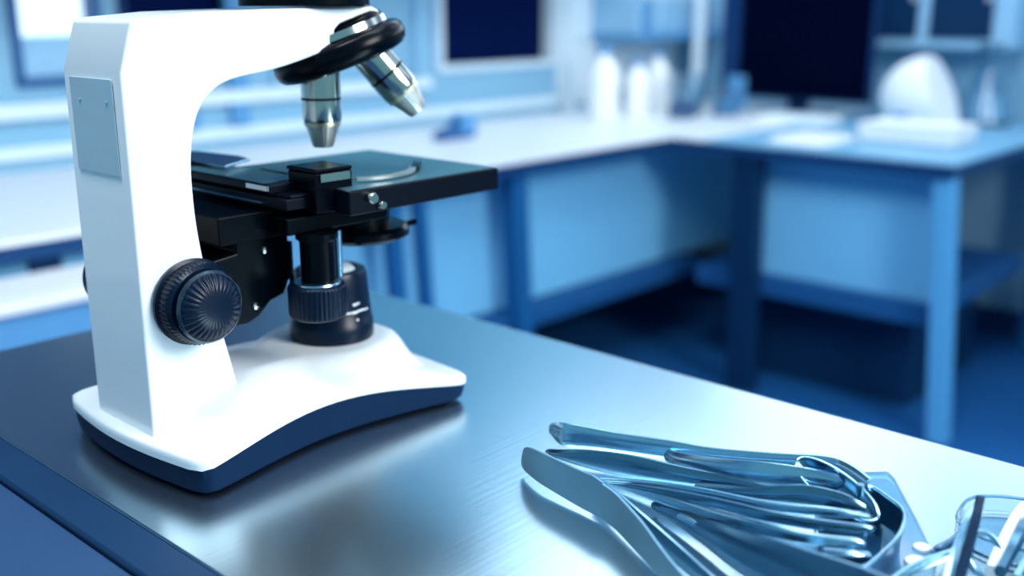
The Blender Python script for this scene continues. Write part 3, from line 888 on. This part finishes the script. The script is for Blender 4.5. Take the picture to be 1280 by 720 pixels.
C3 = [(0.1773, -0.1977, 0.008, 0.0113), (0.1653, -0.2499, 0.014, 0.0212), (0.1573, -0.2813, 0.02, 0.0274), (0.1487, -0.3153, 0.028, 0.0355), (0.1499, -0.3374, 0.031, 0.037), (0.1644, -0.356, 0.031, 0.0351), (0.169, -0.3587, 0.031, 0.0328)]
D = [(0.1757, -0.2263, 0.004, 0.0078), (0.1715, -0.2309, 0.004, 0.0109), (0.165, -0.2506, 0.004, 0.0165), (0.1565, -0.2723, 0.004, 0.0201), (0.1478, -0.2916, 0.004, 0.0255), (0.1412, -0.3092, 0.004, 0.0297), (0.135, -0.3291, 0.004, 0.0354), (0.1304, -0.3493, 0.004, 0.0391), (0.1262, -0.3724, 0.004, 0.0428), (0.121, -0.3907, 0.004, 0.0455)]
B_MID = [(0.2202, -0.205, 0.012, 0.0211), (0.2135, -0.2185, 0.014, 0.0251), (0.209, -0.2503, 0.018, 0.0325), (0.2072, -0.2785, 0.022, 0.0396), (0.2126, -0.3014, 0.026, 0.0413), (0.2208, -0.3195, 0.03, 0.0401), (0.2274, -0.3236, 0.032, 0.0361)]
E_ARM = [(0.194, -0.2428, 0.014, 0.0194), (0.1937, -0.2809, 0.02, 0.0287), (0.1978, -0.3091, 0.024, 0.038), (0.2029, -0.3306, 0.026, 0.0383), (0.2101, -0.3414, 0.026, 0.0324)]
D2 = [(0.1611, -0.2528, 0.012, 0.0151), (0.1561, -0.2825, 0.012, 0.0199), (0.1536, -0.3138, 0.012, 0.0249), (0.1589, -0.3344, 0.012, 0.0248), (0.1718, -0.3515, 0.014, 0.0234), (0.1812, -0.3573, 0.016, 0.0207)]
BL = [(0.2225, -0.3982, 0.0512, 0.0517), (0.2179, -0.3992, 0.05, 0.0527), (0.2071, -0.4017, 0.045, 0.0531), (0.1938, -0.4044, 0.04, 0.0534), (0.1795, -0.4074, 0.036, 0.05), (0.1656, -0.4096, 0.032, 0.0428), (0.1459, -0.4142, 0.03, 0.0384)]
LS = [(0.2786, -0.4103, 0.02, 0.027), (0.2512, -0.4124, 0.018, 0.0291), (0.2316, -0.4133, 0.016, 0.0236), (0.2134, -0.4144, 0.014, 0.0205)]
t = Thing('dissecting_forceps', 'matte steel forceps with a broad flat end, closest to the microscope foot', 'forceps', (0.15, -0.2, 0.0))
finish('grip_plate', strip(A_plate, 0.0016, 0.0006), M_MSTEEL, t, label='matte broad grip')
finish('tine', strip(A_arm1, 0.0016, 0.0006), M_MSTEEL, t)
finish('tine', strip(A_arm2, 0.0016, 0.0008), M_STEEL, t)
t = Thing('tissue_forceps', 'long bright steel forceps with rounded end, rearmost in the instrument pile', 'forceps', (0.22, -0.2, 0.0))
finish('tine', strip(B_top, 0.0018, 0.0022, groove=0.0010), M_STEEL, t)
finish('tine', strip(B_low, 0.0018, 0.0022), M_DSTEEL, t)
for nm, st, lb, m in (('probe', C1, 'thin steel probe just in front of the rear forceps, tip in the dish', M_STEEL),
                      ('probe', C2, 'dark steel probe in the middle of the three probes', M_DSTEEL),
                      ('probe', C3, 'brightest steel probe, nearest the front of the three probes', M_STEEL)):
    o = finish(nm, strip(st, 0.0022, 0.0012, groove=0.0006), m, None, (st[0][0], st[0][1], 0.0))
    tag(o, lb, 'probe', 'probes in the pile')
t = Thing('splinter_forceps', 'wide blue-grey steel forceps with a square cut end in front of the probes', 'forceps', (0.16, -0.27, 0.0))
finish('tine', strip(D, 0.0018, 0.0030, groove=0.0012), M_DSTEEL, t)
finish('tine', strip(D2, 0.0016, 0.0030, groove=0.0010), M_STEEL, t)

t = Thing('curved_forceps', 'mid blue steel forceps with curved arms lying under the oval spoon', 'forceps', (0.20, -0.30, 0.0))
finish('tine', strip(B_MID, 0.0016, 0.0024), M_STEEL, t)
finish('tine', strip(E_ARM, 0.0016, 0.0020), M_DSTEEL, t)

# steel dish with a rolled rim holding the tips
DISH = [(0.2454, -0.3283), (0.2391, -0.343), (0.2307, -0.3544), (0.2189, -0.361), (0.1968, -0.366), (0.1719, -0.3669), (0.1500, -0.3660),
        (0.1400, -0.3630), (0.1450, -0.3520), (0.1640, -0.3370), (0.1887, -0.3235), (0.2287, -0.3211)]
t = Thing('kidney_dish', 'small curved steel dish under the instrument tips', 'dish', (0.18, -0.345, 0.0))
path = cr(DISH, 6, closed=True)
cx = sum(p[0] for p in path) / len(path)
cy = sum(p[1] for p in path) / len(path)
bm = bmesh.new()
rows = []
for s, z in ((0.80, 0.0010), (0.88, 0.0012), (0.95, 0.010), (1.0, 0.0255), (0.97, 0.0255), (0.92, 0.010), (0.86, 0.0024), (0.3, 0.0022)):
    rows.append([bm.verts.new((cx + (x - cx) * s, cy + (y - cy) * s, z)) for x, y in path])
n = len(path)
for a, b in zip(rows, rows[1:]):
    for i in range(n):
        bm.faces.new((a[i], a[(i + 1) % n], b[(i + 1) % n], b[i]))
bm.faces.new(list(reversed(rows[0])))
bm.faces.new(rows[-1])
finish('bowl', bm, M_DSTEEL, t)
finish('rolled_rim', TU([(cx + (x - cx) * 0.99, cy + (y - cy) * 0.99, 0.0262) for x, y in path], 0.0013, n=10, closed=True), M_STEEL, t)

# oval spoon-shaped curette resting on the dish
t = Thing('curette', 'oval steel spoon with a bright rim lying across the rear of the dish', 'spoon', (0.212, -0.321, 0.030))
c = Vector((0.2125, -0.3230, 0.0350))
e1 = Vector((0.0225, -0.0556, -0.004)).normalized()
e1 = Vector((-0.0225, -0.0556, 0.0)).normalized()
nv = Vector((-0.62, -0.10, 0.78)).normalized()
e1 = (e1 - nv * e1.dot(nv)).normalized()
e2 = nv.cross(e1)
rim = []
for k in range(48):
    a = 2 * math.pi * k / 48
    rim.append(c + e1 * (0.0285 * math.cos(a)) + e2 * (0.0098 * math.sin(a)))
bm = bmesh.new()
rows = []
for s, d in ((1.0, 0.0), (0.94, 0.0025), (0.8, 0.0052), (0.55, 0.0076), (0.25, 0.0088)):
    rows.append([bm.verts.new(c + (p - c) * s - nv * d) for p in rim])
for s, d in ((0.25, 0.0076), (0.55, 0.0064), (0.8, 0.0040), (0.94, 0.0013), (0.985, 0.0)):
    rows.append([bm.verts.new(c + (p - c) * s - nv * d) for p in rim])
rows = rows[:5][::-1] + rows[5:][::-1]
for a, b in zip(rows, rows[1:]):
    for i in range(48):
        bm.faces.new((a[i], a[(i + 1) % 48], b[(i + 1) % 48], b[i]))
bm.faces.new(list(reversed(rows[0])))
bm.faces.new(rows[-1])
finish('spoon_bowl', bm, M_DSTEEL, t)
finish('rim', TU(rim, 0.0009, n=8, closed=True), M_STEEL, t, label='bright rim')
finish('hinge_pin', TU([(0.2085, -0.3385, 0.0375), (0.2085, -0.3385, 0.0440)], 0.0022, n=16), M_DSTEEL, t)

# clear blue plastic plate behind the dish
t = Thing('specimen_tray', 'translucent blue plastic tray with a pointed end behind the dish', 'tray', (0.25, -0.345, 0.0))
bm = bmesh.new()
prism_xy(bm, [(0.2957, -0.3024), (0.3090, -0.3154), (0.3008, -0.3240), (0.2552, -0.3561), (0.2169, -0.3814), (0.1905, -0.3883), (0.1500, -0.3740), (0.230, -0.345)], 0.0008, 0.0100)
finish('tray_body', bm, M_BGLASS, t, bevel=0.0015)
finish('well', LA((0.2050, -0.3745, 0.0102), (0, 0, 1), [(0.0005, 0), (0.0065, 0), (0.0060, 0.0018), (0.0005, 0.0020)], n=32), M_LENS, t)
finish('well', LA((0.2230, -0.3705, 0.0102), (0, 0, 1), [(0.0005, 0), (0.0048, 0), (0.0045, 0.0014), (0.0005, 0.0016)], n=32), M_LENS, t)

# shallow glass dish at the right
t = Thing('glass_dish', 'shallow clear glass dish with a rounded corner at the right end of the table', 'dish', (0.28, -0.41, 0.0))
jar = cr([(0.2577, -0.3788), (0.2785, -0.3707), (0.3030, -0.3735), (0.3200, -0.4003), (0.3300, -0.445), (0.2900, -0.462), (0.2623, -0.4400), (0.2500, -0.405)], 6, closed=True)
jx = sum(p[0] for p in jar) / len(jar)
jy = sum(p[1] for p in jar) / len(jar)
bm = bmesh.new()
rows = []
for s, z in ((0.30, 0.0008), (0.94, 0.0008), (1.0, 0.003), (1.0, 0.0130), (0.965, 0.0130), (0.96, 0.0045), (0.92, 0.003), (0.30, 0.003)):
    rows.append([bm.verts.new((jx + (x - jx) * s, jy + (y - jy) * s, z)) for x, y in jar])
n = len(jar)
for a, b in zip(rows, rows[1:]):
    for i in range(n):
        bm.faces.new((a[i], a[(i + 1) % n], b[(i + 1) % n], b[i]))
bm.faces.new(list(reversed(rows[0])))
bm.faces.new(rows[-1])
finish('glass_body', bm, M_GLASS, t)
finish('glass_rim', TU([(jx + (x - jx) * 0.985, jy + (y - jy) * 0.985, 0.0135) for x, y in jar], 0.0010, n=8, closed=True), M_BGLASS, t)

# scissors leaning on the glass dish
t = Thing('scissors', 'dark steel scissors with a raised pointed blade at the right corner', 'scissors', (0.18, -0.40, 0.0))
finish('blade', strip(BL, 0.0030, 0.0016), M_BLADE, t, label='dark pointed blade')
finish('blade', strip([(0.2179, -0.3985, 0.049, 0.0505), (0.2060, -0.3972, 0.036, 0.0455), (0.1900, -0.3985, 0.026, 0.042), (0.1750, -0.4010, 0.022, 0.038), (0.1600, -0.4040, 0.020, 0.032)], 0.0018, 0.0010), M_STEEL, t, label='bright lower blade')
c = Vector((0.2240, -0.4030, 0.0180))
nv = Vector((-0.55, -0.45, 0.70)).normalized()
e2 = Vector((0, 0, 1)).cross(nv).normalized()
e1 = nv.cross(e2)
ring = [c + e1 * (0.0125 * math.cos(2 * math.pi * k / 40)) + e2 * (0.0092 * math.sin(2 * math.pi * k / 40)) for k in range(40)]
finish('finger_ring', TU(ring, 0.0020, n=12, closed=True), M_STEEL, t)
finish('shank', TU(cr([(0.2175, -0.3930, 0.008), (0.2300, -0.3870, 0.010), (0.2450, -0.3855, 0.012), (0.2600, -0.3850, 0.016)], 5), 0.0022, n=12), M_DSTEEL, t)

t = Thing('spatula', 'narrow bright steel spatula pointing at the scissors from the front edge', 'spatula', (0.17, -0.384, 0.0))
finish('blade', strip([(0.2130, -0.3925, 0.020, 0.0215), (0.2073, -0.3906, 0.0195, 0.0235), (0.1905, -0.3852, 0.019, 0.0245), (0.1698, -0.3809, 0.019, 0.0250), (0.1450, -0.3789, 0.018, 0.0240), (0.12, -0.3780, 0.010, 0.016)], 0.0018, 0.0012), M_STEEL, t)
finish('handle', TU(cr([(0.2662, -0.3812, 0.010), (0.2433, -0.3800, 0.010), (0.2224, -0.3784, 0.012), (0.2140, -0.3920, 0.0195)], 5), 0.0024, n=12), M_DSTEEL, t)

t = Thing('hemostat', 'blue steel clamp with handle whitened by a painted reflection at the right border of the picture', 'clamp', (0.24, -0.413, 0.0))
finish('jaw', strip(LS, 0.0036, 0.0014), M_DSTEEL, t)
finish('jaw', strip([(0.2560, -0.4190, 0.010, 0.020), (0.2380, -0.4200, 0.008, 0.018), (0.2180, -0.4210, 0.006, 0.016)], 0.0030, 0.0010), M_STEEL, t)
finish('handle', strip([(0.2948, -0.4022, 0.016, 0.022), (0.2750, -0.4036, 0.016, 0.024), (0.2555, -0.4054, 0.015, 0.024), (0.2330, -0.4078, 0.014, 0.022), (0.2136, -0.4100, 0.012, 0.019)], 0.0050, 0.0010), M_WPLAS, t, label='handle with its pale reflection put into white')  # white strip paints in the pale reflection on the handle
for k in range(6):
    pass

# drop helper data
for o in bpy.data.objects:
    if '_org' in o:
        del o['_org']
